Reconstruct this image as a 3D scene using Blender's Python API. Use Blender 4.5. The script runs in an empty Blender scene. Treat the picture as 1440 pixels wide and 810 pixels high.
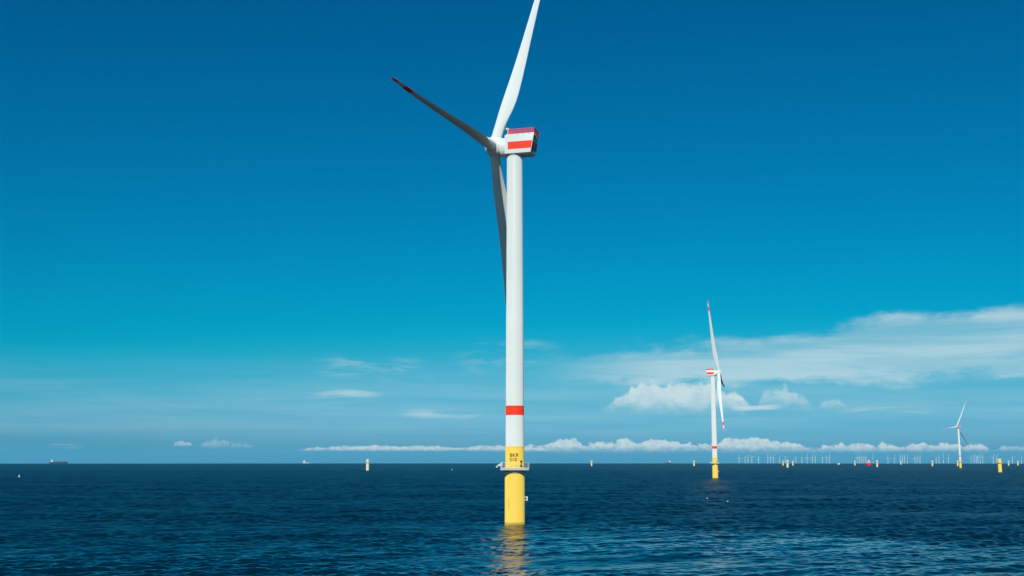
import bpy, bmesh, math, random
import numpy as np
from mathutils import Vector, Matrix

random.seed(7)
rng = np.random.default_rng(11)
R = math.radians
sc = bpy.context.scene
C = sc.collection

# ------------------------------------------------------------------ camera
H = 13.2                      # eye height above the water
FPX = 1600.0                  # focal length in units of the 1440 px wide frame
EYE_ROW = 648.5               # picture row of eye level
PITCH = math.atan((EYE_ROW - 405) / FPX)
R_EARTH = 7.43e6              # earth radius with refraction
cam = bpy.data.cameras.new('camera')
cam_o = bpy.data.objects.new('camera', cam)
C.objects.link(cam_o)
cam.sensor_width = 36
cam.lens = 36 * FPX / 1440
cam.clip_start = 1
cam.clip_end = 300000
cam_o.location = (0, 0, H)
cam_o.rotation_euler = (R(90) + PITCH, 0, 0)
sc.camera = cam_o

# ------------------------------------------------------------------ light and exposure
SUN_EL, SUN_ROT = 32.0, 190.5
SUN_DIR = Vector((math.sin(R(SUN_ROT)) * math.cos(R(SUN_EL)), math.cos(R(SUN_ROT)) * math.cos(R(SUN_EL)), math.sin(R(SUN_EL))))
sun = bpy.data.lights.new('sun', 'SUN')
sun.energy = 4.7
sun.angle = R(0.5)
sun.color = (1.0, 0.965, 0.91)
sun_o = bpy.data.objects.new('sun', sun)
C.objects.link(sun_o)
sun_o.rotation_euler = SUN_DIR.to_track_quat('Z', 'Y').to_euler()
sc.view_settings.view_transform = 'Standard'
sc.view_settings.look = 'None'
sc.view_settings.gamma = 1
sc.view_settings.use_curve_mapping = False
sc.view_settings.exposure = 0.0


# ------------------------------------------------------------------ node expressions
class Ex:
    """a float socket with arithmetic"""
    def __init__(s, nt, sock): s.nt, s.s = nt, sock
    def _m(s, op, *a, clamp=False):
        n = s.nt.nodes.new('ShaderNodeMath'); n.operation = op; n.use_clamp = clamp
        for i, v in enumerate(a):
            if isinstance(v, Ex): s.nt.links.new(v.s, n.inputs[i])
            else: n.inputs[i].default_value = float(v)
        return Ex(s.nt, n.outputs[0])
    def __add__(s, o): return s._m('ADD', s, o)
    __radd__ = __add__
    def __sub__(s, o): return s._m('SUBTRACT', s, o)
    def __rsub__(s, o): return s._m('SUBTRACT', o, s)
    def __mul__(s, o): return s._m('MULTIPLY', s, o)
    __rmul__ = __mul__
    def __truediv__(s, o): return s._m('DIVIDE', s, o)
    def pow(s, o): return s._m('POWER', s, o)
    def clamp(s): return s._m('ADD', s, 0.0, clamp=True)
    def max(s, o): return s._m('MAXIMUM', s, o)
    def smax(s, o, d): return s._m('SMOOTH_MAX', s, o, d)
    def min(s, o): return s._m('MINIMUM', s, o)
    def step(s, a, b):
        n = s.nt.nodes.new('ShaderNodeMapRange'); n.interpolation_type = 'SMOOTHSTEP'
        s.nt.links.new(s.s, n.inputs[0])
        for i, v in ((1, a), (2, b)):
            if isinstance(v, Ex): s.nt.links.new(v.s, n.inputs[i])
            else: n.inputs[i].default_value = v
        n.inputs[3].default_value = 0; n.inputs[4].default_value = 1
        return Ex(s.nt, n.outputs[0])


def combine(nt, x, y, z):
    n = nt.nodes.new('ShaderNodeCombineXYZ')
    for i, v in enumerate((x, y, z)):
        if isinstance(v, Ex): nt.links.new(v.s, n.inputs[i])
        else: n.inputs[i].default_value = v
    return n.outputs[0]


def noise(nt, vec, scale=1.0, detail=4.0, rough=0.55, dist=0.0, color=False):
    n = nt.nodes.new('ShaderNodeTexNoise'); n.noise_dimensions = '3D'
    nt.links.new(vec, n.inputs['Vector'])
    n.inputs['Scale'].default_value = scale; n.inputs['Detail'].default_value = detail
    n.inputs['Roughness'].default_value = rough; n.inputs['Distortion'].default_value = dist
    return n.outputs['Color'] if color else Ex(nt, n.outputs[0])


# ------------------------------------------------------------------ directions of the view
def ray(px, py):
    a = (px - 720) / FPX; b = (405 - py) / FPX
    d = np.array([a, math.cos(PITCH) - b * math.sin(PITCH), math.sin(PITCH) + b * math.cos(PITCH)])
    return d / math.hypot(d[0], d[1])


def azel(px, py):
    d = ray(px, py)
    return math.degrees(math.atan2(d[0], d[1])), math.degrees(math.atan(d[2]))


def drop(r): return -r * r / (2 * R_EARTH)


def sea_point(px, dist):
    """a point on the water at a bearing and a distance"""
    d = ray(px, 655)
    return Vector((d[0] * dist, d[1] * dist, drop(dist)))


# ------------------------------------------------------------------ sky
def build_world():
    w = bpy.data.worlds.new('World'); sc.world = w; w.use_nodes = True
    nt = w.node_tree; L = nt.links.new
    bg = nt.nodes['Background']
    sky = nt.nodes.new('ShaderNodeTexSky'); sky.sky_type = 'NISHITA'; sky.sun_disc = False
    sky.sun_elevation = R(SUN_EL); sky.sun_rotation = R(SUN_ROT)
    sky.altitude = 0; sky.air_density = 1.0; sky.dust_density = 0.6; sky.ozone_density = 1.6
    sp = nt.nodes.new('ShaderNodeSeparateColor'); L(sky.outputs[0], sp.inputs[0])
    r, g, b = (Ex(nt, sp.outputs[i]) for i in range(3))
    # the deep teal grade of the clear air, channel by channel (the sky comes at ten times the picture's scale)
    b2 = b.smax(g * 1.08, 1.5)
    r2 = ((r - 5.2) * 0.62).smax(0.0, 0.45)
    g2 = ((g * 0.1).pow(1.28) * 5.85).min(4.6)
    b2 = ((b2 * 0.1).pow(1.13) * 7.3).min(6.4)
    r2 = r2.min(1.2)
    tc = nt.nodes.new('ShaderNodeTexCoord')
    sx = nt.nodes.new('ShaderNodeSeparateXYZ'); L(tc.outputs['Generated'], sx.inputs[0])
    x, y, z = (Ex(nt, sx.outputs[i]) for i in range(3))
    az = x._m('ARCTAN2', x, y) * (180 / math.pi)
    el = z._m('ARCSINE', z) * (180 / math.pi)
    front = y.step(0.2, 0.5)

    def cumulus(x0, x1, yb, yt, seed, op, f1=0.55, f2=1.6, w0=1.0, w1=1.0, base=0.45, soft=0.10, fade=0.35, amp=0.6):
        a0, eb = azel(x0, yb); a1 = azel(x1, yb)[0]; et = azel((x0 + x1) / 2, yt)[1]; h = et - eb
        n1 = noise(nt, combine(nt, az * f1, seed, 0.0), 1.0, 3.0, 0.55)
        n2 = noise(nt, combine(nt, az * f2, el * f2 * 1.4, seed + 3.3), 1.0, 5.0, 0.6)
        env = az.step(a0, a0 + w0) * (1 - az.step(a1 - w1, a1))
        prof = (n1.step(0.30, 0.70) * (1.0 - base) + base) * env
        top = prof * h + eb
        d = (top - el + (n2 - 0.5) * (amp * h)).step(-soft * h, soft * h)
        hh = (el - eb + (n1 + n2 - 1.0) * (0.32 * h)) / h
        low = hh.step(-0.12, fade)
        tex = n2.step(0.25, 0.62) * 0.45 + 0.55
        return d * (low * 0.75 + 0.25) * hh.step(-0.25, 0.12) * tex * env.step(0.0, 0.35) * op

    def wisp(x0, x1, yb, yt, seed, op, fx=0.25, fy=2.2, lo=0.42, hi=0.72, slope=0.0):
        a0, eb = azel(x0, yb); a1 = azel(x1, yb)[0]; et = azel((x0 + x1) / 2, yt)[1]
        wv = noise(nt, combine(nt, az * 0.2, el * 0.4, seed + 9.0), 1.0, 2.0) - 0.5
        e2 = el + wv * 0.8 + (az - (a0 + a1) / 2) * slope
        n = noise(nt, combine(nt, az * fx, e2 * fy, seed), 1.0, 6.0, 0.62, 0.25)
        wx = (a1 - a0) * 0.35; we = (et - eb) * 0.4
        env = az.step(a0, a0 + wx) * (1 - az.step(a1 - wx, a1)) * e2.step(eb, eb + we) * (1 - e2.step(et - we, et))
        return n.step(lo, hi) * env * op

    # the wide veil of high cloud on the right
    a_, e_bot = azel(1100, 540)
    top_l = azel(820, 500); top_r = azel(1330, 437)
    t = ((az - top_l[0]) / (top_r[0] - top_l[0])).clamp()
    ridge = t * (top_r[1] - top_l[1]) + top_l[1]
    wob = noise(nt, combine(nt, az * 0.30, el * 0.7, 4.0), 1.0, 4.0, 0.6)
    veil_tex = noise(nt, combine(nt, az * 0.10, el * 1.15 + az * 0.03, 12.0), 1.0, 6.0, 0.6, 0.5)
    e3 = el + (wob - 0.5) * 2.2
    veil = (1 - e3.step(ridge - 0.55, ridge + 0.25)) * e3.step(e_bot - 0.15, e_bot + 0.5) * az.step(azel(720, 520)[0], azel(960, 520)[0])
    veil = veil * (veil_tex.step(0.28, 0.66) * 0.62 + 0.38) * 0.56
    # a second, fainter sheet lower down
    low_tex = noise(nt, combine(nt, az * 0.08, el * 1.6, 31.0), 1.0, 5.0, 0.6, 0.3)
    sheet = el.step(0.6, 2.0) * (1 - el.step(2.6, 5.6)) * (low_tex.step(0.3, 0.75)) * 0.14
    soft = veil
    for c in (wisp(430, 620, 540, 496, 2.0, 0.34, 0.35, 2.0, 0.44, 0.70, 0.05), wisp(620, 800, 530, 470, 5.0, 0.34, 0.3, 1.6, 0.42, 0.72, -0.05),
              wisp(425, 545, 560, 545, 8.0, 0.50, 0.22, 2.5, 0.36, 0.6), wisp(550, 690, 588, 573, 14.0, 0.42, 0.22, 2.5, 0.36, 0.6),
              wisp(60, 120, 634, 624, 17.0, 0.3, 0.3, 3.0, 0.36, 0.6), wisp(1020, 1110, 580, 568, 19.0, 0.6, 0.3, 3.0, 0.3, 0.55),
              wisp(1170, 1330, 590, 570, 23.0, 0.25, 0.3, 3.0, 0.36, 0.6), sheet):
        soft = 1 - (1 - soft) * (1 - c)
    hard = cumulus(690, 1180, 634.0, 616.0, 1.7, 0.82, 0.75, 3.0, 3.0, 4.0, 0.40, 0.09, 0.5, 0.75)
    for c in (cumulus(406, 800, 633.5, 625.5, 35.0, 0.75, 0.5, 4.0, 2.0, 3.0, 0.45, 0.16, 0.4, 0.7),
              cumulus(1130, 1400, 634.5, 620.5, 44.0, 0.80, 1.1, 3.2, 1.5, 1.0, 0.30, 0.12, 0.5, 0.9),
              cumulus(1385, 1475, 634.0, 624.0, 48.0, 0.45, 1.3, 3.2, 0.8, 1.0, 0.10, 0.14, 0.5, 0.9),
              cumulus(838, 1075, 577, 536, 5.3, 0.78, 0.60, 1.3, 1.8, 2.4, 0.45, 0.10, 0.5, 0.6),
              cumulus(1058, 1150, 572, 536, 11.2, 0.50, 0.9, 1.6, 1.0, 1.2, 0.5, 0.14, 0.5, 0.7),
              cumulus(1148, 1198, 573, 559, 15.2, 0.34, 1.2, 2.2, 0.6, 0.6, 0.55, 0.18, 0.5, 0.8),
              cumulus(243, 274, 627.0, 619.5, 21.0, 0.45, 2.4, 5.0, 0.12, 0.3, 0.4, 0.2, 0.4, 0.9),
              cumulus(280, 385, 628.5, 616.0, 26.0, 0.28, 1.5, 4.2, 0.3, 3.0, 0.2, 0.22, 0.4, 1.0)):
        hard = 1 - (1 - hard) * (1 - c)
    cloud = (1 - (1 - soft) * (1 - hard)) * front
    # the dull blue bank of distant air low over the sea
    bank_w = noise(nt, combine(nt, az * 0.12, el * 0.5, 41.0), 1.0, 3.0)
    bank = (1 - (el + (bank_w - 0.5) * 0.5).step(0.35, 0.95)) * 0.62

    def mix(fac, c0, c1):
        m = nt.nodes.new('ShaderNodeMix'); m.data_type = 'RGBA'
        L(fac.s, m.inputs[0])
        for i, v in ((6, c0), (7, c1)):
            if isinstance(v, tuple): m.inputs[i].default_value = v
            else: L(v, m.inputs[i])
        return m.outputs[2]
    cc = nt.nodes.new('ShaderNodeCombineColor')
    for i, v in enumerate((r2, g2, b2)): L(v.s, cc.inputs[i])
    col = mix(bank, cc.outputs[0], (0.92, 3.95, 6.2, 1))
    col = mix(cloud, col, (6.9, 8.0, 8.1, 1))
    L(col, bg.inputs[0]); bg.inputs[1].default_value = 0.1


build_world()


# ------------------------------------------------------------------ materials
def mat(name, color, rough=0.4, spec=0.5, vary=0.0, vscale=1.0, metal=0.0):
    m = bpy.data.materials.new(name); m.use_nodes = True
    nt = m.node_tree; p = nt.nodes['Principled BSDF']
    p.inputs['Base Color'].default_value = (*color, 1); p.inputs['Roughness'].default_value = rough
    p.inputs['Diffuse Roughness'].default_value = 0.8
    p.inputs['Specular IOR Level'].default_value = spec; p.inputs['Metallic'].default_value = metal
    if vary:
        tc = nt.nodes.new('ShaderNodeTexCoord')
        n = noise(nt, tc.outputs['Object'], vscale, 5.0, 0.6)
        f = n.step(0.3, 0.75)
        mx = nt.nodes.new('ShaderNodeMix'); mx.data_type = 'RGBA'
        nt.links.new(f.s, mx.inputs[0])
        mx.inputs[6].default_value = (*color, 1)
        mx.inputs[7].default_value = (*[c * (1 - vary) for c in color], 1)
        nt.links.new(mx.outputs[2], p.inputs['Base Color'])
        rr = n * 0.25 + (rough - 0.1)
        nt.links.new(rr.s, p.inputs['Roughness'])
    return m


M_white = mat('white_paint', (0.645, 0.69, 0.665), 0.42, 0.4, 0.06, 0.15)
M_blade = mat('blade_gelcoat', (0.64, 0.685, 0.665), 0.38, 0.4, 0.05, 0.1)
M_red = mat('red_paint', (0.84, 0.045, 0.014), 0.55, 0.2, 0.10, 0.6)
M_grey = mat('grey_galvanised', (0.44, 0.47, 0.49), 0.5, 0.4, 0.15, 1.5)
M_dark = mat('dark_grille', (0.03, 0.035, 0.04), 0.6, 0.3)
M_letter = mat('black_lettering', (0.05, 0.045, 0.02), 0.6, 0.2)
M_mesh = mat('red_mesh_fence', (0.78, 0.07, 0.08), 0.6, 0.2, 0.1, 2.0)


def yellow_mat():
    m = mat('yellow_paint', (0.80, 0.575, 0.090), 0.45, 0.35)
    nt = m.node_tree; p = nt.nodes['Principled BSDF']
    tc = nt.nodes.new('ShaderNodeTexCoord')
    sx = nt.nodes.new('ShaderNodeSeparateXYZ'); nt.links.new(tc.outputs['Object'], sx.inputs[0])
    x, y, z = (Ex(nt, sx.outputs[i]) for i in range(3))
    n = noise(nt, combine(nt, x * 3.0, y * 3.0, z * 0.25), 1.0, 5.0, 0.65)
    streak = n.step(0.56, 0.80) * 0.45
    tide = (1 - (z + (n - 0.5) * 0.6).step(0.25, 0.75)) * 0.6     # weed at the waterline
    run = (1 - ((x + 1.32) * (x + 1.32)).step(0.0, 0.03)) * z.step(3.0, 3.6) * (1 - z.step(5.0, 6.0)) * n.step(0.35, 0.6) * 0.8
    f = (streak + run).clamp()
    a = nt.nodes.new('ShaderNodeMix'); a.data_type = 'RGBA'; nt.links.new(f.s, a.inputs[0])
    a.inputs[6].default_value = (0.80, 0.575, 0.090, 1); a.inputs[7].default_value = (0.60, 0.36, 0.045, 1)
    b = nt.nodes.new('ShaderNodeMix'); b.data_type = 'RGBA'; nt.links.new(tide.s, b.inputs[0])
    nt.links.new(a.outputs[2], b.inputs[6]); b.inputs[7].default_value = (0.16, 0.13, 0.02, 1)
    nt.links.new(b.outputs[2], p.inputs['Base Color'])
    return m


M_yellow = yellow_mat()
M_cream = mat('distance_faded_yellow_paint', (0.70, 0.63, 0.36), 0.5, 0.35, 0.12, 0.4)  # the yellow paint with its fading over distance put into the base colour

# ------------------------------------------------------------------ the sea
WAVE_TOP = 1.0


def build_sea():
    front = np.radians(np.linspace(-34, 34, 1300))
    back = np.radians(np.linspace(34, 326, 75))[1:-1]
    th = np.concatenate([front, back]); nth = len(th)
    r1 = np.concatenate([np.array([2, 20, 60, 90.0]), 100 * np.exp(np.arange(0, np.log(19), 0.0021))])
    r2 = r1[-1] * np.exp(np.linspace(0, np.log(40000 / r1[-1]), 110))[1:]
    rr = np.concatenate([r1, r2]); nr = len(rr)
    RR, TH = np.meshgrid(rr, th, indexing='ij')
    X = RR * np.sin(TH); Y = RR * np.cos(TH); Z = drop(RR).copy()
    # only the dense fan carries waves
    nf = len(front)
    Xf, Yf, Rf = X[:, :nf], Y[:, :nf], RR[:, :nf]
    dr = np.gradient(rr)
    disp = np.zeros_like(Xf); sh_x = np.zeros_like(Xf); sh_y = np.zeros_like(Xf)
    k_main = math.atan2(-0.92, 0.38)              # the chop runs towards the right and the viewer
    lam = np.exp(rng.uniform(np.log(0.8), np.log(24), 125))
    edge = np.clip((np.degrees(np.abs(front)) - 34) / -2.0, 0, 1)[None, :]
    gust = np.zeros_like(Xf)
    for _ in range(9):
        gl = rng.uniform(35, 170); ga = rng.normal(math.pi / 2, 0.55); gp = rng.uniform(0, 6.283)
        gust += np.sin(2 * math.pi / gl * (Xf * math.cos(ga) * 0.8 + Yf * math.sin(ga)) + gp)
    # a calmer, brighter wind lane in front on the right and a ruffled dark one behind it
    wob = 9 * np.sin(Xf / 13 + 1.2) + 6 * np.sin(Xf / 5.1) + 5 * np.sin(Yf / 9.0 + Xf / 17)
    lane = 1 / (1 + np.exp(np.clip((Yf - 258 + 0.95 * Xf + wob) / 7, -40, 40))) / (1 + np.exp(-(Xf + 7 + 0.5 * wob) / 6))
    lane = lane * np.clip(0.8 + 0.25 * gust, 0.35, 1.0)
    dark = np.exp(-((Yf - 320) / 75) ** 2) / (1 + np.exp(-(Xf - 40) / 30))
    near_lane = np.clip((300 - Rf) / 60, 0, 1)
    gust = np.clip((1.05 + 0.13 * gust + 0.25 * dark) * (1 - 0.62 * lane), 0.30, 1.6)
    lost = np.full(nr, 0.006 ** 2)                # slope variance the mesh does not carry
    for l in lam:
        spread = 1.15 if l < 6 else 0.7
        a = k_main + rng.normal(0, spread * 0.55)
        k = 2 * math.pi / l
        steep = 0.038 * (1.0 if l < 4.0 else (4.0 / l) ** 0.9)
        amp = steep / k
        fade = np.clip((l / (2.2 * dr)) - 0.6, 0, 1)
        lost += (1 - fade ** 2) * steep ** 2 / 2
        use = fade > 0
        if not use.any(): continue
        ph = rng.uniform(0, 6.283)
        arg = k * (Xf[use] * math.cos(a) + Yf[use] * math.sin(a)) + ph
        f_ = fade[use][:, None] * amp
        if l < 9: f_ = f_ * gust[use]
        s_ = np.sin(arg); c_ = np.cos(arg)
        disp[use] += f_ * s_
        sh_x[use] += -0.8 * f_ * c_ * math.cos(a) * -1
        sh_y[use] += -0.8 * f_ * c_ * math.sin(a) * -1
    near = np.clip((rr - 95) / 15, 0, 1)[:, None]
    Z[:, :nf] += disp * edge * near
    X[:, :nf] -= -sh_x * edge * near * -1
    Y[:, :nf] -= -sh_y * edge * near * -1
    co = np.stack([X, Y, Z], -1).reshape(-1, 3).astype(np.float32)
    i, j = np.meshgrid(np.arange(nr - 1), np.arange(nth), indexing='ij')
    j2 = (j + 1) % nth
    q = np.stack([i * nth + j, i * nth + j2, (i + 1) * nth + j2, (i + 1) * nth + j], -1).reshape(-1, 4)
    q = q[:, ::-1]
    cidx = len(co)
    co = np.vstack([co, np.array([[0, 0, 0]], np.float32)])
    tri = np.stack([np.full(nth, cidx), (np.arange(nth) + 1) % nth, np.arange(nth)], -1)
    me = bpy.data.meshes.new('sea_water')
    nq, nt_ = len(q), len(tri)
    me.vertices.add(len(co)); me.vertices.foreach_set('co', co.ravel())
    me.loops.add(nq * 4 + nt_ * 3)
    me.loops.foreach_set('vertex_index', np.concatenate([q.ravel(), tri.ravel()]).astype(np.int32))
    me.polygons.add(nq + nt_)
    starts = np.concatenate([np.arange(nq) * 4, nq * 4 + np.arange(nt_) * 3]).astype(np.int32)
    me.polygons.foreach_set('loop_start', starts)
    me.update(calc_edges=True)
    me.polygons.foreach_set('use_smooth', np.ones(nq + nt_, bool))
    me.validate()
    # facing check
    if me.polygons[nq // 2].normal.z < 0: me.flip_normals()
    chop = np.repeat(np.sqrt(np.sqrt(1.4 * lost))[:, None], nth, 1)
    chop[:, :nf] *= 1 - 0.5 * lane * near_lane
    chop = np.concatenate([chop.ravel(), [0.3]]).astype(np.float32)
    at = me.attributes.new('chop', 'FLOAT', 'POINT'); at.data.foreach_set('value', chop)
    o = bpy.data.objects.new('sea_water', me); C.objects.link(o); o['kind'] = 'structure'

    m = bpy.data.materials.new('sea_water'); m.use_nodes = True
    nt = m.node_tree; L = nt.links.new
    p = nt.nodes['Principled BSDF']
    geo = nt.nodes.new('ShaderNodeNewGeometry')
    sx = nt.nodes.new('ShaderNodeSeparateXYZ'); L(geo.outputs['Position'], sx.inputs[0])
    x, y, z = (Ex(nt, sx.outputs[i]) for i in range(3))
    ca, sa = math.cos(R(-53)), math.sin(R(-53))
    u = x * ca + y * sa; v = y * ca - x * sa
    v1 = combine(nt, u * 0.9, v * 0.45, z)
    v2 = combine(nt, u * 0.22, v * 0.11, 7.0)
    n1 = noise(nt, v1, 1.0, 3.0, 0.6, 0.3, True)
    n2 = noise(nt, v2, 1.0, 2.0, 0.5, 0.3, True)
    patch = noise(nt, combine(nt, x * 0.011, y * 0.0042, 3.0), 1.0, 4.0, 0.6).step(0.33, 0.68)

    def vm(op, a, b):
        n = nt.nodes.new('ShaderNodeVectorMath'); n.operation = op
        for i_, val in enumerate((a, b)):
            if val is None: continue
            if isinstance(val, (tuple, list)): n.inputs[i_].default_value = val
            elif isinstance(val, Ex): L(val.s, n.inputs['Scale'] if op == 'SCALE' else n.inputs[i_])
            else: L(val, n.inputs[i_])
        return n.outputs[0]
    t1 = vm('MULTIPLY', vm('SUBTRACT', n1, (0.5, 0.5, 0.5)), (1, 1, 0))
    t2 = vm('MULTIPLY', vm('SUBTRACT', n2, (0.5, 0.5, 0.5)), (0.55, 0.55, 0))
    tilt = vm('SCALE', vm('ADD', t1, t2), patch * 0.14 + 0.05)
    nn = vm('NORMALIZE', vm('ADD', geo.outputs['Normal'], tilt), None)
    L(nn, p.inputs['Normal'])
    p.inputs['Base Color'].default_value = (0.0, 0.014, 0.026, 1)
    an = nt.nodes.new('ShaderNodeAttribute'); an.attribute_name = 'chop'
    L((Ex(nt, an.outputs['Fac']) * 0.72).s, p.inputs['Roughness'])
    p.inputs['IOR'].default_value = 1.33
    p.inputs['Specular IOR Level'].default_value = 0.5
    me.materials.append(m)


build_sea()


def build_haze():
    """the thin sea air: one closed box round the camera, the water and everything on it"""
    z0, z1, e = drop(45000) - 200, 190.0, 44000
    vs = [(x, y, z) for z in (z0, z1) for x, y in ((-e, -e), (e, -e), (e, e), (-e, e))]
    me = bpy.data.meshes.new('haze')
    me.from_pydata(vs, [], [(3, 2, 1, 0), (4, 5, 6, 7), (0, 1, 5, 4), (1, 2, 6, 5), (2, 3, 7, 6), (3, 0, 4, 7)])
    m = bpy.data.materials.new('haze'); m.use_nodes = True; nt = m.node_tree
    nt.nodes.remove(nt.nodes['Principled BSDF'])
    v = nt.nodes.new('ShaderNodeVolumePrincipled')
    v.inputs['Color'].default_value = (0.22, 0.68, 0.98, 1); v.inputs['Density'].default_value = 1.4e-5
    v.inputs['Anisotropy'].default_value = 0.0
    nt.links.new(v.outputs[0], nt.nodes['Material Output'].inputs['Volume'])
    me.materials.append(m)
    o = bpy.data.objects.new('haze', me); C.objects.link(o); o['kind'] = 'stuff'


build_haze()


# ------------------------------------------------------------------ mesh helpers
class MB:
    def __init__(s): s.v, s.f, s.m = [], [], []
    def add(s, vs, fs, mi=0):
        b = len(s.v); s.v += [tuple(v) for v in vs]
        s.f += [tuple(i + b for i in f) for f in fs]; s.m += [mi] * len(fs)
    def lathe(s, prof, n=48, axis='z', mi=0, org=(0, 0, 0)):
        vs, fs = [], []
        for (r, h) in prof:
            for k in range(n):
                a = 2 * math.pi * k / n
                p = (r * math.cos(a), r * math.sin(a), h)
                if axis == 'x': p = (h, r * math.cos(a), r * math.sin(a))
                if axis == 'y': p = (r * math.sin(a), h, r * math.cos(a))
                vs.append((p[0] + org[0], p[1] + org[1], p[2] + org[2]))
        m = len(prof)
        for i in range(m - 1):
            for k in range(n):
                k2 = (k + 1) % n
                fs.append((i * n + k, i * n + k2, (i + 1) * n + k2, (i + 1) * n + k))
        fs.append(tuple(range(n - 1, -1, -1))); fs.append(tuple((m - 1) * n + k for k in range(n)))
        s.add(vs, fs, mi)
    def box(s, c, d, mi=0, rot=None):
        vs = []
        for sx in (-1, 1):
            for sy in (-1, 1):
                for sz in (-1, 1):
                    p = Vector((sx * d[0] / 2, sy * d[1] / 2, sz * d[2] / 2))
                    if rot is not None: p = rot @ p
                    vs.append(p + Vector(c))
        s.add(vs, [(0, 1, 3, 2), (4, 6, 7, 5), (0, 4, 5, 1), (2, 3, 7, 6), (0, 2, 6, 4), (1, 5, 7, 3)], mi)
    def bar(s, a, b, r, n=8, mi=0):
        a, b = Vector(a), Vector(b); d = (b - a); q = d.to_track_quat('Z', 'Y'); l = d.length
        vs = []
        for h in (0, l):
            for k in range(n):
                t = 2 * math.pi * k / n
                vs.append(a + q @ Vector((r * math.cos(t), r * math.sin(t), h)))
        fs = [(k, (k + 1) % n, n + (k + 1) % n, n + k) for k in range(n)]
        fs += [tuple(range(n - 1, -1, -1)), tuple(range(n, 2 * n))]
        s.add(vs, fs, mi)
    def mesh(s, name, mats, smooth=True, bevel=0.0, segs=2, angle=35):
        me = bpy.data.meshes.new(name)
        me.from_pydata(s.v, [], s.f)
        for m in (mats if isinstance(mats, (list, tuple)) else [mats]): me.materials.append(m)
        for p, mi in zip(me.polygons, s.m): p.material_index = mi
        bm = bmesh.new(); bm.from_mesh(me)
        bmesh.ops.recalc_face_normals(bm, faces=bm.faces)
        if bevel:
            es = [e for e in bm.edges if len(e.link_faces) == 2 and e.calc_face_angle(0) > R(25)]
            bmesh.ops.bevel(bm, geom=es, offset=bevel, segments=segs, affect='EDGES', profile=0.6, clamp_overlap=True)
        for f in bm.faces: f.smooth = smooth
        if smooth:
            for e in bm.edges:
                if len(e.link_faces) == 2 and e.calc_face_angle(0) > R(angle): e.smooth = False
        bm.to_mesh(me); bm.free(); me.update()
        return me


def link(name, me, parent=None, mw=None):
    o = bpy.data.objects.new(name, me); C.objects.link(o)
    if parent: o.parent = parent
    if mw is not None: o.matrix_local = mw
    return o


def thing(name, label, cat, loc=(0, 0, 0), group=None):
    o = bpy.data.objects.new(name, None); C.objects.link(o)
    o.location = loc; o.empty_display_size = 2
    o['label'] = label; o['category'] = cat
    if group: o['group'] = group
    return o


def kids(o): return [c for c in C.objects if c.parent is o]


def copy_tree(o, parent=None):
    c = o.copy(); C.objects.link(c)
    if parent: c.parent = parent
    for ch in kids(o): copy_tree(ch, c)
    return c


# ------------------------------------------------------------------ the wind turbine
HUB_Z, DECK_Z, YTOP_Z, TOW_TOP = 81.7, 11.75, 16.35, 80.0
R_LOW, R_UP, R_T0, R_T1 = 2.12, 2.02, 1.97, 1.72


def tower_r(z): return R_T0 + (R_T1 - R_T0) * (z - YTOP_Z) / (TOW_TOP - YTOP_Z)


def seam_lathe(z0, z1, rf, n, flange=()):
    """profile with faint flange rings where the tower sections are bolted together"""
    zs = [z0] + [f for f in flange] + [z1]; prof = []
    for z in zs:
        if z in flange: prof += [(rf(z), z - 0.12), (rf(z) + 0.015, z - 0.11), (rf(z) + 0.015, z + 0.11), (rf(z), z + 0.12)]
        else: prof.append((rf(z), z))
    return prof


def low_mesh():
    b = MB(); b.lathe([(R_LOW, -6.0), (R_LOW, 0), (R_LOW, 4), (R_LOW, 8), (R_LOW, 10.55), (R_LOW - 0.08, 10.63), (R_LOW - 0.08, 10.8)], 64)
    return b.mesh('foundation', M_yellow)


def up_mesh():
    b = MB(); b.lathe([(R_UP, 10.8), (R_UP, 14), (R_UP, YTOP_Z - 0.25), (R_UP + 0.03, YTOP_Z - 0.24), (R_UP + 0.03, YTOP_Z)], 64)
    return b.mesh('transition_piece', M_yellow)


def rounded_rect(hx, hy, r, n=6):
    pts = []
    for cx, cy, a0 in ((hx - r, hy - r, 0), (-hx + r, hy - r, 90), (-hx + r, -hy + r, 180), (hx - r, -hy + r, 270)):
        for k in range(n + 1):
            a = R(a0 + 90 * k / n); pts.append((cx + r * math.cos(a), cy + r * math.sin(a)))
    return pts


PLAT = rounded_rect(3.05, 3.05, 1.1)


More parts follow.
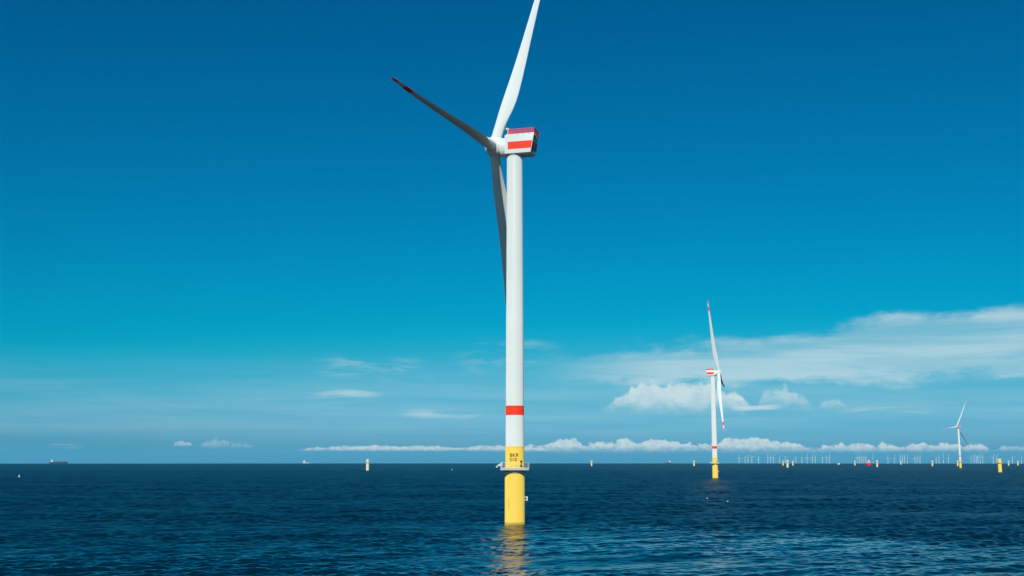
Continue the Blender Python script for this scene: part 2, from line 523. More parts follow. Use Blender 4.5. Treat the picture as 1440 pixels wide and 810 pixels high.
def platform_mesh():
    b = MB(); n = len(PLAT); vs = []; fs = []
    ri = R_UP + 0.06
    inner = [(ri * x / math.hypot(x, y), ri * y / math.hypot(x, y)) for x, y in PLAT]
    rings = [(inner, DECK_Z), (PLAT, DECK_Z), (PLAT, DECK_Z - 0.42), (inner, DECK_Z - 0.42)]
    for pts, z in rings: vs += [(x, y, z) for x, y in pts]
    for i in range(4):
        for k in range(n):
            k2 = (k + 1) % n; j = (i + 1) % 4
            fs.append((i * n + k, i * n + k2, j * n + k2, j * n + k))
    b.add(vs, fs)
    # support ring under the deck and its gusset plates
    b.lathe([(R_LOW + 0.02, 10.75), (R_LOW + 0.16, 10.78), (R_LOW + 0.16, 11.05), (R_LOW + 0.02, 11.08)], 48)
    for k in range(8):
        a = R(45 * k + 22.5); c, s_ = math.cos(a), math.sin(a)
        b.add([(2.05 * c - 0.04 * s_, 2.05 * s_ + 0.04 * c, 10.9), (2.05 * c + 0.04 * s_, 2.05 * s_ - 0.04 * c, 10.9),
               (2.05 * c - 0.04 * s_, 2.05 * s_ + 0.04 * c, 11.32), (2.05 * c + 0.04 * s_, 2.05 * s_ - 0.04 * c, 11.32),
               (2.9 * c - 0.04 * s_, 2.9 * s_ + 0.04 * c, 11.32), (2.9 * c + 0.04 * s_, 2.9 * s_ - 0.04 * c, 11.32)],
              [(0, 2, 4), (1, 5, 3), (0, 1, 3, 2), (2, 3, 5, 4), (0, 4, 5, 1)])
    return b.mesh('work_platform', M_grey, True, 0, 2, 30)


def railing_mesh():
    b = MB(); pts = [Vector((x * 0.985, y * 0.985, 0)) for x, y in PLAT]; n = len(pts)
    for h, r in ((0.15, 0.03), (0.62, 0.016), (1.12, 0.024)):
        for k in range(n):
            p, q = pts[k], pts[(k + 1) % n]
            b.bar(p + Vector((0, 0, DECK_Z + h)), q + Vector((0, 0, DECK_Z + h)), r, 6)
    acc = 0
    for k in range(n):
        p, q = pts[k], pts[(k + 1) % n]; l = (q - p).length; m = max(1, int(l / 1.3))
        for i in range(m):
            if l < 0.6 and k % 2: continue
            c = p.lerp(q, i / m); b.bar(c + Vector((0, 0, DECK_Z)), c + Vector((0, 0, DECK_Z + 1.12)), 0.02, 6)
    return b.mesh('railing', M_white)


def crane_mesh():
    b = MB()
    b.bar((-2.75, 1.2, DECK_Z), (-2.75, 1.2, DECK_Z + 1.3), 0.08, 10)
    b.bar((-2.75, 1.2, DECK_Z + 0.7), (-3.85, 0.9, DECK_Z + 0.35), 0.09, 8)
    b.bar((-2.75, 1.2, DECK_Z + 1.25), (-3.7, 0.9, DECK_Z + 0.55), 0.04, 8)
    b.box((-3.85, 0.9, DECK_Z + 0.28), (0.28, 0.24, 0.34))
    b.box((-3.25, 1.05, DECK_Z + 0.62), (0.36, 0.3, 0.36))
    return b.mesh('davit_crane', M_white, False, 0.03, 1)


def door_mesh():
    b = MB()
    a = R(-52); c, s_ = math.cos(a), math.sin(a); rot = Matrix.Rotation(a, 3, 'Z')
    for z in (DECK_Z + 0.55, DECK_Z + 1.4):
        b.box(((R_UP + 0.12) * c, (R_UP + 0.12) * s_, z), (0.24, 0.40, 0.36), 0, rot)
    b.box(((R_UP + 0.04) * c, (R_UP + 0.04) * s_, DECK_Z + 1.0), (0.1, 0.12, 1.3), 0, rot)
    return b.mesh('switch_box', M_dark, False, 0.03, 1)


def bracket_mesh():
    b = MB()
    b.bar((1.9, -0.6, 5.7), (2.6, -0.8, 5.75), 0.08, 8); b.bar((1.9, -0.6, 5.15), (2.6, -0.8, 5.15), 0.08, 8)
    b.box((2.57, -0.79, 5.45), (0.22, 0.3, 0.85))
    return b.mesh('fender_bracket', M_white, False, 0.05, 2)


def lettering_mesh():
    b = MB()
    for txt, z, cap in (('BKR', 14.12, 0.70), ('S10', 13.2, 0.70)):
        cu = bpy.data.curves.new('lettering', 'FONT'); cu.body = txt; cu.align_x = 'LEFT'; cu.size = cap / 0.70
        cu.offset = 0.022; cu.space_character = 1.08
        to = bpy.data.objects.new('lettering_source', cu); C.objects.link(to)
        dg = bpy.context.evaluated_depsgraph_get(); me = to.evaluated_get(dg).to_mesh()
        bm = bmesh.new(); bm.from_mesh(me)
        bmesh.ops.triangulate(bm, faces=bm.faces)
        for _ in range(2): bmesh.ops.subdivide_edges(bm, edges=[e for e in bm.edges if e.calc_length() > 0.2], cuts=1, use_grid_fill=False)
        bmesh.ops.triangulate(bm, faces=bm.faces)
        bm.verts.index_update()
        vs = []
        for v in bm.verts:
            a = (v.co.x - 1.12) / R_UP
            rr = R_UP + 0.012
            vs.append((rr * math.sin(a), -rr * math.cos(a), z + v.co.y))
        b.add(vs, [[q.index for q in f.verts] for f in bm.faces])
        bm.free(); to.to_mesh_clear() if False else None
        bpy.data.objects.remove(to)
    return b.mesh('lettering', M_letter, False)


def tower_mesh():
    b = MB(); b.lathe(seam_lathe(YTOP_Z, TOW_TOP, tower_r, 64, (34.0, 56.0)), 64)
    return b.mesh('tower', M_white)


def band_mesh():
    b = MB(); z0, z1 = 22.85, 24.85
    b.lathe([(tower_r(z0) - 0.1, z0), (tower_r(z0) + 0.012, z0), (tower_r(z1) + 0.012, z1), (tower_r(z1) - 0.1, z1)], 64)
    return b.mesh('red_band', M_red)


NW, NZ0, NZ1 = 4.2, -1.95, 2.45      # nacelle width and heights about the hub axis; +x points out of the rotor
NXF, NXT, NXB = 1.75, -5.0, -4.15


def rear_x(z): return NXB + (NXT - NXB) * (z - NZ0) / (NZ1 - NZ0)


def nacelle_mesh():
    b = MB(); w = NW / 2; vs = []
    prof = [(NXF, NZ0), (NXF, NZ1 - 0.25), (NXF - 0.4, NZ1), (NXT, NZ1), (NXB, NZ0)]
    for s_ in (-w, w): vs += [(x, s_, z) for x, z in prof]
    n = len(prof)
    fs = [tuple(range(n)), tuple(range(2 * n - 1, n - 1, -1))] + [(k, (k + 1) % n, n + (k + 1) % n, n + k) for k in range(n)]
    b.add(vs, fs)
    me = b.mesh('nacelle', M_white, True, 0.14, 3)
    return me


def yaw_mesh():
    b = MB(); b.lathe([(1.5, -2.35), (1.78, -2.3), (1.78, -1.8)], 40); return b.mesh('yaw_bearing', M_grey)


def generator_mesh():
    b = MB(); b.lathe([(1.7, 1.5), (2.08, 1.52), (2.12, 1.7), (2.12, 2.95), (2.0, 3.05), (1.8, 3.1)], 48, 'x'); return b.mesh('generator_housing', M_white)


def stripe_mesh():
    b = MB(); z0, z1 = -1.0, 0.68; w = NW / 2 + 0.02
    for s_ in (-1, 1):
        vs = [(1.0, s_ * w, z0), (1.0, s_ * w, z1), (rear_x(z1) + 0.1, s_ * w, z1), (rear_x(z0) + 0.1, s_ * w, z0)]
        vs += [(x, s_ * (w - 0.1), z) for x, y, z in vs]
        b.add(vs, [(0, 1, 2, 3), (7, 6, 5, 4), (0, 4, 5, 1), (1, 5, 6, 2), (2, 6, 7, 3), (3, 7, 4, 0)])
    # across the corner onto the rear face
    for y0, y1 in ((-NW / 2 + 0.12, -NW / 2 + 1.15), (NW / 2 - 1.15, NW / 2 - 0.12)):
        vs = [(rear_x(z0) - 0.02, y0, z0), (rear_x(z0) - 0.02, y1, z0), (rear_x(z1) - 0.02, y1, z1), (rear_x(z1) - 0.02, y0, z1)]
        vs += [(x + 0.1, y, z) for x, y, z in vs]
        b.add(vs, [(0, 1, 2, 3), (7, 6, 5, 4), (0, 4, 5, 1), (1, 5, 6, 2), (2, 6, 7, 3), (3, 7, 4, 0)])
    return b.mesh('red_stripe', M_red, False)


def vent_mesh():
    b = MB()
    for y0, y1, z0, z1 in ((-0.85, -0.25, -1.2, 1.6), (0.35, 1.85, -1.5, 0.7), (0.35, 1.85, 0.95, 2.0)):
        vs = [(rear_x(z0) - 0.03, y0, z0), (rear_x(z0) - 0.03, y1, z0), (rear_x(z1) - 0.03, y1, z1), (rear_x(z1) - 0.03, y0, z1)]
        vs += [(x + 0.12, y, z) for x, y, z in vs]
        b.add(vs, [(0, 1, 2, 3), (7, 6, 5, 4), (0, 4, 5, 1), (1, 5, 6, 2), (2, 6, 7, 3), (3, 7, 4, 0)])
    return b.mesh('rear_vent', M_dark, False)


def hatch_mesh(x, s_):
    b = MB(); b.lathe([(0.13, s_ * (NW / 2 + 0.03)), (0.13, s_ * (NW / 2 - 0.1))], 16, 'y', 0, (x, 0, NZ1 - 0.22))
    return b.mesh('vent_cap', M_grey)


def hoist_mesh():
    """red mesh fence round the helicopter hoist deck on the roof"""
    b = MB(); z0, z1 = NZ1 - 0.02, NZ1 + 1.0; xa, xb, w = 0.85, NXT + 0.03, NW / 2 - 0.03
    for p, q in (((xa, -w), (xb, -w)), ((xa, w), (xb, w)), ((xb, -w), (xb, w)), ((xa, -w), (xa, w))):
        p, q = Vector((*p, 0)), Vector((*q, 0))
        for z, r in ((z0 + 0.1, 0.09), (z1, 0.08), (z0 + 0.55, 0.03)): b.bar(p + Vector((0, 0, z)), q + Vector((0, 0, z)), r, 6)
        l = (q - p).length; m = int(l / 0.16)
        for i in range(m + 1):
            c = p.lerp(q, i / m); b.bar(c + Vector((0, 0, z0)), c + Vector((0, 0, z1)), 0.07 if i % 8 == 0 else 0.026, 5)
    # solid rear kick wall and the low stair block at the front of the deck
    b.box((NXT + 0.05, 0, z0 + 0.45), (0.05, NW - 0.1, 0.9))
    b.add([(xa, -w + 0.1, z0), (xa - 1.4, -w + 0.1, z0), (xa, -w + 0.1, z1 - 0.05), (xa, w - 0.1, z0), (xa - 1.4, w - 0.1, z0), (xa, w - 0.1, z1 - 0.05)],
          [(0, 1, 2), (3, 5, 4), (0, 3, 4, 1), (1, 4, 5, 2), (2, 5, 3, 0)])
    return b.mesh('hoist_deck_fence', M_mesh, False)


def mast_mesh():
    b = MB()
    for y in (-1.2, 1.2):
        b.bar((1.2, y, NZ1 - 0.3), (1.2, y, NZ1 + 1.35), 0.10, 8)
        b.box((1.3, y, NZ1 + 1.42), (0.75, 0.3, 0.24)); b.bar((1.55, y, NZ1 + 1.3), (1.55, y, NZ1 + 1.75), 0.09, 8)
    b.bar((1.2, -1.2, NZ1 + 0.75), (1.2, 1.2, NZ1 + 0.75), 0.06, 6)
    return b.mesh('sensor_mast', M_white, False)


def hub_mesh():
    """spinner about +x with collars where the three blades enter; +z is the first blade"""
    b = MB()
    b.lathe([(1.75, -1.75), (2.0, -1.65), (2.08, -1.2), (2.1, 0), (2.02, 0.8), (1.8, 1.3), (1.35, 1.72), (0.75, 1.95), (0.2, 2.02), (0.02, 2.03)], 48, 'x')
    for k in range(3):
        rot = Matrix.Rotation(R(120 * k), 3, 'X'); t = MB()
        t.lathe([(1.28, 0.9), (1.28, 2.0), (1.33, 2.02), (1.33, 2.22), (1.2, 2.25)], 40)
        b.add([rot @ Vector(v) for v in t.v], t.f)
    return b.mesh('rotor_hub', M_white, True, 0, 2, 40)


BL_ROOT, BL_TIP = 2.15, 59.3
ST = [(0.0, 2.34, 1.0, 0.5), (0.03, 2.34, 1.0, 0.5), (0.07, 2.42, 0.90, 0.47), (0.11, 2.68, 0.70, 0.42), (0.15, 3.0, 0.52, 0.37), (0.19, 3.2, 0.42, 0.33), (0.24, 3.15, 0.35, 0.30),
      (0.32, 2.85, 0.30, 0.26), (0.42, 2.45, 0.26, 0.23), (0.54, 2.0, 0.23, 0.22), (0.66, 1.65, 0.21, 0.23), (0.78, 1.32, 0.19, 0.26), (0.88, 1.05, 0.18, 0.3),
      (0.94, 0.82, 0.18, 0.3), (0.975, 0.60, 0.18, 0.32), (0.993, 0.34, 0.2, 0.4), (1.0, 0.08, 0.3, 0.5)]


def blade_section(q, grow=0.0, n=28):
    qs = [s_[0] for s_ in ST]
    ch = np.interp(q, qs, [s_[1] for s_ in ST]); tk = np.interp(q, qs, [s_[2] for s_ in ST]); ax = np.interp(q, qs, [s_[3] for s_ in ST])
    circ = min(1.0, max(0.0, (tk - 0.45) / 0.55)); circ = circ * circ * (3 - 2 * circ)
    tw = R(15 * (1 - min(q, 1)) ** 1.8 - 1)
    z = BL_ROOT + q * (BL_TIP - BL_ROOT); pre = -1.5 * q ** 3.0
    out = []
    for k in range(n):
        a = 2 * math.pi * k / n
        cx = 0.5 * (1 + math.cos(a))                        # 1 at the leading edge
        xn = 1 - cx
        y4 = 5 * tk * (0.2969 * math.sqrt(xn + 1e-6) - 0.126 * xn - 0.3516 * xn ** 2 + 0.2843 * xn ** 3 - 0.1036 * xn ** 4)
        camber = 0.05 * 4 * xn * (1 - xn)
        ya = (y4 if math.sin(a) >= 0 else -y4) + camber
        yc = 0.5 * math.sin(a) * tk
        yy = ((1 - circ) * ya + circ * yc) * ch; xx = (cx - (1 - ax)) * ch
        l = math.hypot(xx - (0.5 - (1 - ax)) * ch, yy) or 1
        xx += grow * math.cos(a); yy += grow * (1 if math.sin(a) >= 0 else -1)
        out.append((xx * math.cos(tw) + yy * math.sin(tw), -xx * math.sin(tw) + yy * math.cos(tw) + pre, z))
    return out


def loft(qs, grow=0.0):
    b = MB(); n = 28; vs, fs = [], []
    for q in qs: vs += blade_section(q, grow, n)
    for i in range(len(qs) - 1):
        for k in range(n):
            k2 = (k + 1) % n; fs.append((i * n + k, i * n + k2, (i + 1) * n + k2, (i + 1) * n + k))
    fs.append(tuple(range(n - 1, -1, -1))); fs.append(tuple((len(qs) - 1) * n + k for k in range(n)))
    b.add(vs, fs); return b


def blade_mesh(): return loft(sorted(set([i / 60 for i in range(61)] + [0.975, 0.993, 0.997]))).mesh('blade', M_blade, True, 0, 2, 50)


def blade_band_mesh(q0, q1): return loft(list(np.linspace(q0, q1, 5)), 0.02).mesh('red_band', M_red, True, 0, 2, 50)


def rotor_frames(yaw, phi, pitch, tilt=6.0, off=4.75):
    """hub matrix and three blade matrices in the turbine's own axes"""
    A, T = R(yaw), R(tilt)
    a = Vector((math.cos(A) * math.cos(T), math.sin(A) * math.cos(T), math.sin(T)))
    h = Vector((-math.sin(A), math.cos(A), 0)); u = a.cross(h)
    c0 = Vector((0, 0, HUB_Z)) + a * off

    def frame(p, be):
        s_ = u * math.cos(p) + h * math.sin(p); tn = h * math.cos(p) - u * math.sin(p)
        c = tn * math.cos(be) + a * math.sin(be); y = s_.cross(c)
        m = Matrix((c, y, s_)).transposed().to_4x4(); m.translation = c0; return m
    return frame(R(phi), R(90)), [frame(R(phi + 120 * k), R(pitch)) for k in range(3)]


def make_turbine(label, loc, group):
    t = thing('offshore_wind_turbine', label, 'wind turbine', loc, group)
    lo = link('foundation', low_mesh(), t); link('fender_bracket', bracket_mesh(), lo)
    up = link('transition_piece', up_mesh(), t); link('lettering', lettering_mesh(), up); link('switch_box', door_mesh(), up)
    pl = link('work_platform', platform_mesh(), t); link('railing', railing_mesh(), pl); link('davit_crane', crane_mesh(), pl)
    tw = link('tower', tower_mesh(), t); link('red_band', band_mesh(), tw)
    na = link('nacelle', nacelle_mesh(), t)
    for nm, me in (('yaw_bearing', yaw_mesh()), ('generator_housing', generator_mesh()), ('red_stripe', stripe_mesh()), ('rear_vent', vent_mesh()),
                   *[('vent_cap', hatch_mesh(x, s_)) for x in (-1.3, -2.5, -3.8) for s_ in (-1, 1)], ('hoist_deck_fence', hoist_mesh()), ('sensor_mast', mast_mesh())): link(nm, me, na)
    link('rotor_hub', hub_mesh(), t)
    bm_, b1, b2 = blade_mesh(), blade_band_mesh(0.845, 0.905), blade_band_mesh(0.955, 0.99)
    for k in range(3):
        bl = link('blade', bm_, t); link('red_band', b1, bl); link('red_band', b2, bl)
    return t


def pose(t, yaw, phi, pitch):
    hub, bl = rotor_frames(yaw, phi, pitch); k = 0
    for c in kids(t):
        n = c.name.split('.')[0]
        if n == 'nacelle': c.matrix_local = Matrix.Translation((0, 0, HUB_Z)) @ Matrix.Rotation(R(yaw), 4, 'Z')
        elif n == 'rotor_hub': c.matrix_local = hub
        elif n == 'blade': c.matrix_local = bl[k]; k += 1


TG = 'wind turbines standing in the sea'
turb = make_turbine('huge white wind turbine in front on a yellow foundation lettered BKR S10', sea_point(724, 243.5), TG)
turb2 = copy_tree(turb); turb2.location = sea_point(1005.5, 910)
turb2['label'] = 'middle sized white turbine seen side on, rotor on the right of its nacelle'
turb3 = copy_tree(turb); turb3.location = sea_point(1350.6, 2480)
turb3['label'] = 'small distant white turbine near the right edge with rotor spread in three directions'
for t_ in (turb2, turb3):                                   # only the near one shows its lettering
    for o_ in list(kids(t_)):
        for s_ in list(kids(o_)):
            if s_.name.startswith('lettering'): bpy.data.objects.remove(s_)
pose(turb, 164, -25, 80)
pose(turb2, -13.8, -21, 80)
pose(turb3, 107, -22, 80)

# ------------------------------------------------------------------ bare foundations waiting for a tower
FG = 'bare foundations standing in the sea'


CREAM = {}


def fade_far(t):
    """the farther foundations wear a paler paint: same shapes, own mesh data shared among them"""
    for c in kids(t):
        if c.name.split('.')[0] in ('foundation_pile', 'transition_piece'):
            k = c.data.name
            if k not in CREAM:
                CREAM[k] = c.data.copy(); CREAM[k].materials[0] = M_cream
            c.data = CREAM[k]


def make_foundation(label, loc):
    t = thing('turbine_foundation', label, 'foundation', loc, FG)
    link('foundation_pile', turb_low, t); link('transition_piece', turb_up, t)
    p = link('work_platform', turb_plat, t); link('railing', turb_rail, p)
    return t


turb_low = [c for c in kids(turb) if c.name == 'foundation'][0].data
turb_up = [c for c in kids(turb) if c.name == 'transition_piece'][0].data
turb_plat = [c for c in kids(turb) if c.name == 'work_platform'][0].data
turb_rail = bpy.data.objects['railing'].data

# picture column, rows of top and foot, label
FOUND = [
    (517, 644.0, 659.5, 'lone pale yellow bare foundation in the sea left of the huge turbine'),
    (832, 645.5, 653.2, 'tiny pale foundation just right of the huge turbine, alone on the horizon'),
    (976, 645.5, 653.2, 'tiny pale foundation left beside the middle sized turbine'),
    (1101.3, 645.9, 652.4, 'small pale foundation at the left of the trio right of the middle sized turbine'),
    (1107.5, 645.0, 655.2, 'taller yellowish foundation at the middle of the trio right of the middle sized turbine'),
    (1115.0, 645.9, 652.6, 'small pale foundation at the right of the trio right of the middle sized turbine'),
    (1202.3, 646.0, 652.3, 'small pale foundation left beside the red vessel'),
    (1233.5, 645.1, 654.0, 'slender yellowish foundation right beside the red vessel'),
    (1267.0, 647.0, 651.9, 'tiniest white foundation on the horizon between red vessel and distant turbine'),
    (1311.2, 645.6, 653.0, 'tiny pale foundation on the horizon left of the small distant turbine'),
    (1346.8, 645.5, 652.6, 'tiny pale foundation half hidden behind the foot of the small distant turbine'),
    (1405.8, 643.9, 661.2, 'thick yellow bare foundation nearest to the right edge, darker platform round it'),
    (1418.5, 646.0, 652.4, 'small pale foundation right beside the thick yellow one'),
    (1431.5, 646.2, 652.4, 'small pale foundation farthest right, close to the picture edge'),
]
fproto = None; pale = []
for px, y0, y1, lab in FOUND:
    d = (YTOP_Z * FPX) / (y1 - y0)
    loc = sea_point(px, d)
    if fproto is None: fproto = make_foundation(lab, loc); f_ = fproto
    else: f_ = copy_tree(fproto); f_.location = loc; f_['label'] = lab
    if px not in (1405.8,): pale.append(f_)

for f_ in pale + [fproto]: fade_far(f_)

# ------------------------------------------------------------------ the far wind farm on the horizon


def far_turbine_mesh(phi, yaw):
    b = MB(); b.lathe([(3.6, -5), (2.8, 40), (2.2, 92)], 8)
    b.box((0, 0, 94), (9, 9, 5))
    for k in range(3):
        p = R(phi + 120 * k); s_ = Vector((math.sin(p) * math.cos(yaw), math.sin(p) * math.sin(yaw), math.cos(p)))
        o = Vector((0, -6, 94)); b.bar(o, o + s_ * 34, 1.7, 5); b.bar(o + s_ * 34, o + s_ * 66, 1.0, 5)
    return b.mesh('far_wind_turbine', M_white, False)


far_me = [far_turbine_mesh(p, y) for p, y in ((5, 0.4), (28, 0.1), (50, 0.7), (75, 0.3), (97, 0.9), (15, 1.2))]
FAR_X = [1039.5, 1048.0, 1052, 1057.5, 1067, 1080, 1084.0, 1088, 1096.5, 1104.5, 1119.5, 1128, 1135.3, 1142.5, 1146.5, 1157.0, 1163, 1167,
         1206, 1209, 1212, 1215, 1218, 1228, 1249, 1258, 1266, 1269.5, 1272.5, 1276.5, 1287, 1290, 1294, 1317, 1321, 1327, 1334,
         1366, 1370, 1373.5, 1376, 1379, 1382.5, 1397, 1402, 1424, 1437]
for i, px in enumerate(FAR_X):
    d = random.uniform(17500, 20500)
    o = bpy.data.objects.new('far_wind_turbine', far_me[i % len(far_me)]); C.objects.link(o)
    o.location = sea_point(px, d); o.rotation_euler[2] = random.uniform(-0.2, 0.2)
    o['label'] = 'one of the faint hair thin turbines crowding the far horizon on the right'
    o['category'] = 'wind turbine'; o['group'] = 'faint turbines of the far wind farm'

# ------------------------------------------------------------------ vessels
M_hull_d = mat('dark_hull_paint', (0.03, 0.05, 0.09), 0.5, 0.3, 0.2, 0.05)
M_hull_r = mat('red_hull_paint', (0.62, 0.03, 0.05), 0.5, 0.3, 0.1, 0.2)
M_orange = mat('orange_paint', (0.75, 0.28, 0.08), 0.5, 0.3, 0.1, 0.2)
M_glass = mat('dark_window_glass', (0.02, 0.03, 0.035), 0.1, 0.5)
M_rust = mat('brown_cargo', (0.16, 0.11, 0.12), 0.6, 0.3, 0.3, 0.1)


def hull_mesh(l, w, h, m, name='hull', sheer=0.18):
    """a ship's hull: pointed bow at +x, full stern, sheer towards the bow"""
    b = MB(); vs, fs = [], []; st = [(-0.5, 0.80, 0.0), (-0.47, 0.92, 0.0), (-0.2, 1.0, 0.0), (0.2, 1.0, 0.0), (0.36, 0.82, 0.35), (0.45, 0.48, 0.75), (0.5, 0.05, 1.0)]
    for q, ww, s_ in st:
        top = h * (1 + sheer * s_)
        for y, z, f in ((-1, top, 1), (-0.86, -h * 0.45, 0.96), (0.86, -h * 0.45, 0.96), (1, top, 1)):
            vs.append((q * l * (f if q > 0.3 else 1), y * ww * w / 2, z))
    for i in range(len(st) - 1):
        for k in range(4): fs.append((i * 4 + k, i * 4 + (k + 1) % 4, (i + 1) * 4 + (k + 1) % 4, (i + 1) * 4 + k))
    fs += [(0, 1, 2, 3), tuple((len(st) - 1) * 4 + k for k in (3, 2, 1, 0))]
    b.add(vs, fs); return b.mesh(name, m, False, 0.0)


def parts(t, defs):
    for nm, build, m in defs:
        b = MB(); build(b); link(nm, b.mesh(nm, m, False, 0.12, 1), t)


# long cargo ship, hull mostly below the horizon, bridge at its left end
d = 14600
ship = thing('cargo_ship', 'long dark cargo ship on the left horizon with white bridge at one end', 'ship', sea_point(82, d))
ship.rotation_euler[2] = R(22)
link('hull', hull_mesh(205, 30, 17.5, M_hull_d), ship)


def superstr(b):
    b.box((-72, 0, 24), (20, 26, 20)); b.box((-70, 0, 37), (14, 30, 6)); b.box((-76, 0, 43), (6, 6, 8)); b.bar((-69, 0, 38), (-69, 0, 56), 0.8, 6)


parts(ship, [('bridge', superstr, M_white),
             ('funnel', lambda b: b.box((-85, 0, 30), (7, 9, 26)), M_grey),
             ('cargo', lambda b: [b.box((-48 + 24 * k, 0, 20 + (k % 2) * 1.2), (20, 24, 7 + 2.5 * (k % 2))) for k in range(6)], M_rust),
             ('mast', lambda b: b.bar((90, 0, 15), (90, 0, 34), 0.8, 6), M_grey),
             ('mast', lambda b: b.bar((24, 0, 18), (24, 0, 36), 0.7, 6), M_grey),
             ('window', lambda b: b.box((-62.9, 0, 37.5), (0.4, 27, 2.2)), M_glass)])

d = 14200
s2 = thing('coaster_ship', 'low pale ship on the horizon left of the lone pale yellow foundation', 'ship', sea_point(430.5, d))
s2.rotation_euler[2] = R(12)
link('hull', hull_mesh(88, 15, 13, M_grey), s2)
parts(s2, [('bridge', lambda b: (b.box((-24, 0, 21), (24, 14, 20)), b.box((-22, 0, 33), (14, 15, 5)), b.bar((-22, 0, 34), (-22, 0, 46), 0.6, 6)), M_white),
           ('window', lambda b: b.box((-14.8, 0, 33.4), (0.4, 13.5, 1.8)), M_glass),
           ('cargo', lambda b: b.box((16, 0, 15.5), (34, 11, 5)), M_rust)])

d = 13600
s3 = thing('coaster_ship', 'tiny ship with white bridge on the horizon left of the middle sized turbine', 'ship', sea_point(939.5, d))
s3.rotation_euler[2] = R(190)
link('hull', hull_mesh(66, 13, 13.5, M_rust), s3)
parts(s3, [('bridge', lambda b: (b.box((-20, 0, 19), (16, 12, 14)), b.box((-19, 0, 28), (11, 13, 4)), b.bar((-19, 0, 28), (-19, 0, 38), 0.5, 6)), M_white),
           ('window', lambda b: b.box((-13.3, 0, 28.4), (0.4, 11.5, 1.6)), M_glass)])

# the red vessel among the foundations, seen nearly end on
d = 3900
v = thing('offshore_vessel', 'red hulled support vessel with white and orange bridge among the foundations', 'ship', sea_point(1221.3, d))
v.rotation_euler[2] = R(-84)
link('hull', hull_mesh(26, 12, 6.6, M_hull_r, 'hull', 0.28), v)
parts(v, [('deckhouse', lambda b: (b.box((3, 0, 8.2), (9, 9.0, 4.2)),), M_orange),
          ('bridge', lambda b: (b.box((3.4, 0, 12.1), (7, 8.2, 3.6)), b.box((2.6, 0, 14.7), (4.5, 6, 1.6))), M_white),
          ('window', lambda b: b.box((6.95, 0, 12.4), (0.12, 7.4, 1.3)), M_glass),
          ('mast', lambda b: (b.bar((2, 0, 14), (2, 0, 21), 0.55, 8), b.bar((2, -2.2, 18.2), (2, 2.2, 18.2), 0.25, 6)), M_white),
          ('crane_post', lambda b: b.bar((-9, 0, 4), (-9, 0, 11), 0.4, 6), M_white)])

d = 5600
v2 = thing('motor_boat', 'small white boat on the horizon between the trio and the red vessel', 'boat', sea_point(1179.5, d))
v2.rotation_euler[2] = R(200)
link('hull', hull_mesh(13, 4.4, 2.6, M_white, 'hull', 0.3), v2)
parts(v2, [('cabin', lambda b: (b.box((-0.5, 0, 4.2), (6, 3.6, 3.4)), b.box((-1, 0, 6.5), (3, 2.6, 1.4))), M_white),
           ('window', lambda b: b.box((2.56, 0, 4.6), (0.1, 3.0, 1.0)), M_glass),
           ('mast', lambda b: b.bar((-1, 0, 6.5), (-1, 0, 10), 0.15, 6), M_grey)])

# ------------------------------------------------------------------ buoys


def make_buoy(label, loc, body_m):
    t = thing('marker_buoy', label, 'buoy', loc)
    b = MB(); b.lathe([(0.55, -0.6), (0.85, -0.3), (0.9, 0.15), (0.7, 0.5), (0.3, 0.65)], 20); link('float', b.mesh('float', body_m), t)
    b = MB()
    for k in range(4):
        a = R(90 * k + 45); b.bar((0.42 * math.cos(a), 0.42 * math.sin(a), 0.5), (0.16 * math.cos(a), 0.16 * math.sin(a), 1.6), 0.07, 6)
    b.lathe([(0.3, 0.95), (0.32, 0.97), (0.32, 1.05), (0.3, 1.07)], 16); link('frame', b.mesh('frame', body_m), t)
    b = MB(); b.lathe([(0.22, 1.55), (0.28, 1.6), (0.28, 1.95), (0.12, 2.1)], 16); link('lantern', b.mesh('lantern', M_white), t)
    return t


make_buoy('small white buoy afloat left of the huge turbine', sea_point(635.5, 1730), M_white)
make_buoy('small pale buoy afloat at the far left, below the cargo ship', sea_point(28, 1060), M_white)

# ------------------------------------------------------------------ gulls low over the water
M_gull = mat('white_plumage', (0.75, 0.77, 0.78), 0.7, 0.2)
M_wing = mat('grey_wing_plumage', (0.42, 0.45, 0.48), 0.7, 0.2)


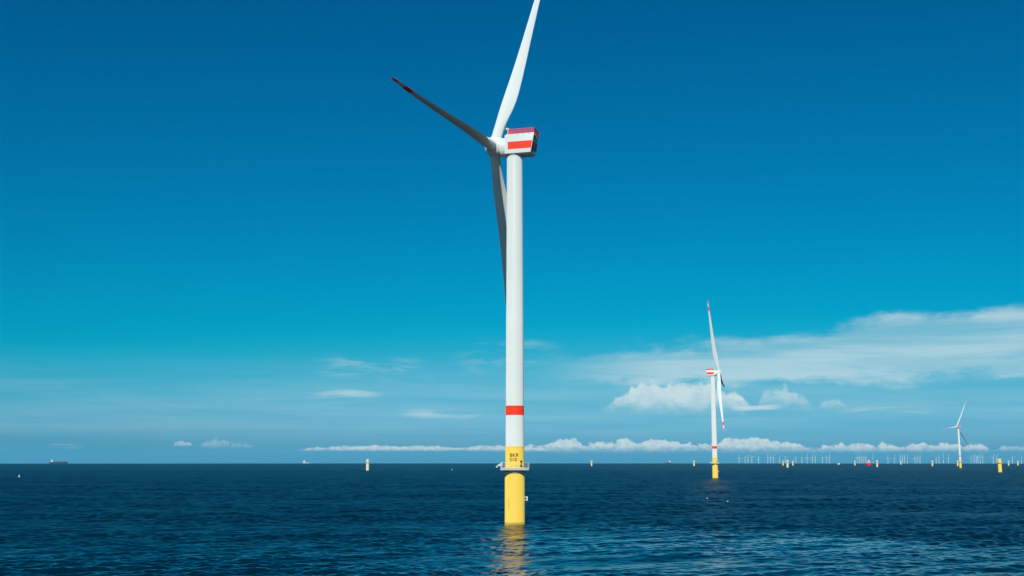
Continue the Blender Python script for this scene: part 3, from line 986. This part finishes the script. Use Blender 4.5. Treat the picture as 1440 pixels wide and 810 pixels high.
def make_gull(label, loc, rz, flap):
    """one continuous skin: body rings along x, each wing rising from the side of the chest"""
    b = MB(); n = 12; st = [(-0.27, 0.012, 0.006), (-0.2, 0.04, 0.012), (-0.1, 0.05, 0.04), (0.0, 0.062, 0.06), (0.1, 0.06, 0.055), (0.17, 0.042, 0.045), (0.215, 0.038, 0.04), (0.25, 0.028, 0.03), (0.275, 0.010, 0.010), (0.31, 0.003, 0.003)]
    vs, fs = [], []
    for x, ry, rz_ in st:
        for k in range(n):
            a = 2 * math.pi * k / n; vs.append((x, ry * math.cos(a), rz_ * math.sin(a) + (0.02 if x > 0.16 else 0)))
    for i in range(len(st) - 1):
        for k in range(n): fs.append((i * n + k, i * n + (k + 1) % n, (i + 1) * n + (k + 1) % n, (i + 1) * n + k))
    fs += [tuple(range(n - 1, -1, -1)), tuple((len(st) - 1) * n + k for k in range(n))]
    b.add(vs, fs)
    for sd in (-1, 1):
        wv = []
        for (yy, xl, xt, zz, tk) in ((0.03, 0.11, -0.06, 0.03, 0.016), (0.22, 0.14, -0.03, 0.03 + 0.6 * flap, 0.012), (0.42, 0.10, -0.05, 0.03 + 0.75 * flap, 0.008), (0.62, -0.03, -0.10, 0.03 + 0.6 * flap, 0.004)):
            wv += [(xl, sd * yy, zz), ((xl + xt) / 2, sd * yy, zz + tk), (xt, sd * yy, zz), ((xl + xt) / 2, sd * yy, zz - tk)]
        wf = [(i * 4 + k, i * 4 + (k + 1) % 4, (i + 1) * 4 + (k + 1) % 4, (i + 1) * 4 + k) for i in range(3) for k in range(4)] + [(3, 2, 1, 0), (12, 13, 14, 15)]
        b.add(wv, wf, 1 if False else 0)
    o = link('flying_gull', b.mesh('flying_gull', [M_gull, M_wing])); o.location = loc; o.rotation_euler = (R(12), 0, rz)
    o['label'] = label; o['category'] = 'bird'; o['group'] = 'gulls skimming the water'
    return o


p = sea_point(993.5, 392); make_gull('white gull low over the water below the middle sized turbine, upper of the two', p + Vector((0, 0, 0.9)), R(30), 0.18)
p = sea_point(1021.5, 362); make_gull('white gull low over the water below the middle sized turbine, lower of the two', p + Vector((0, 0, 0.9)), R(-20), 0.12)
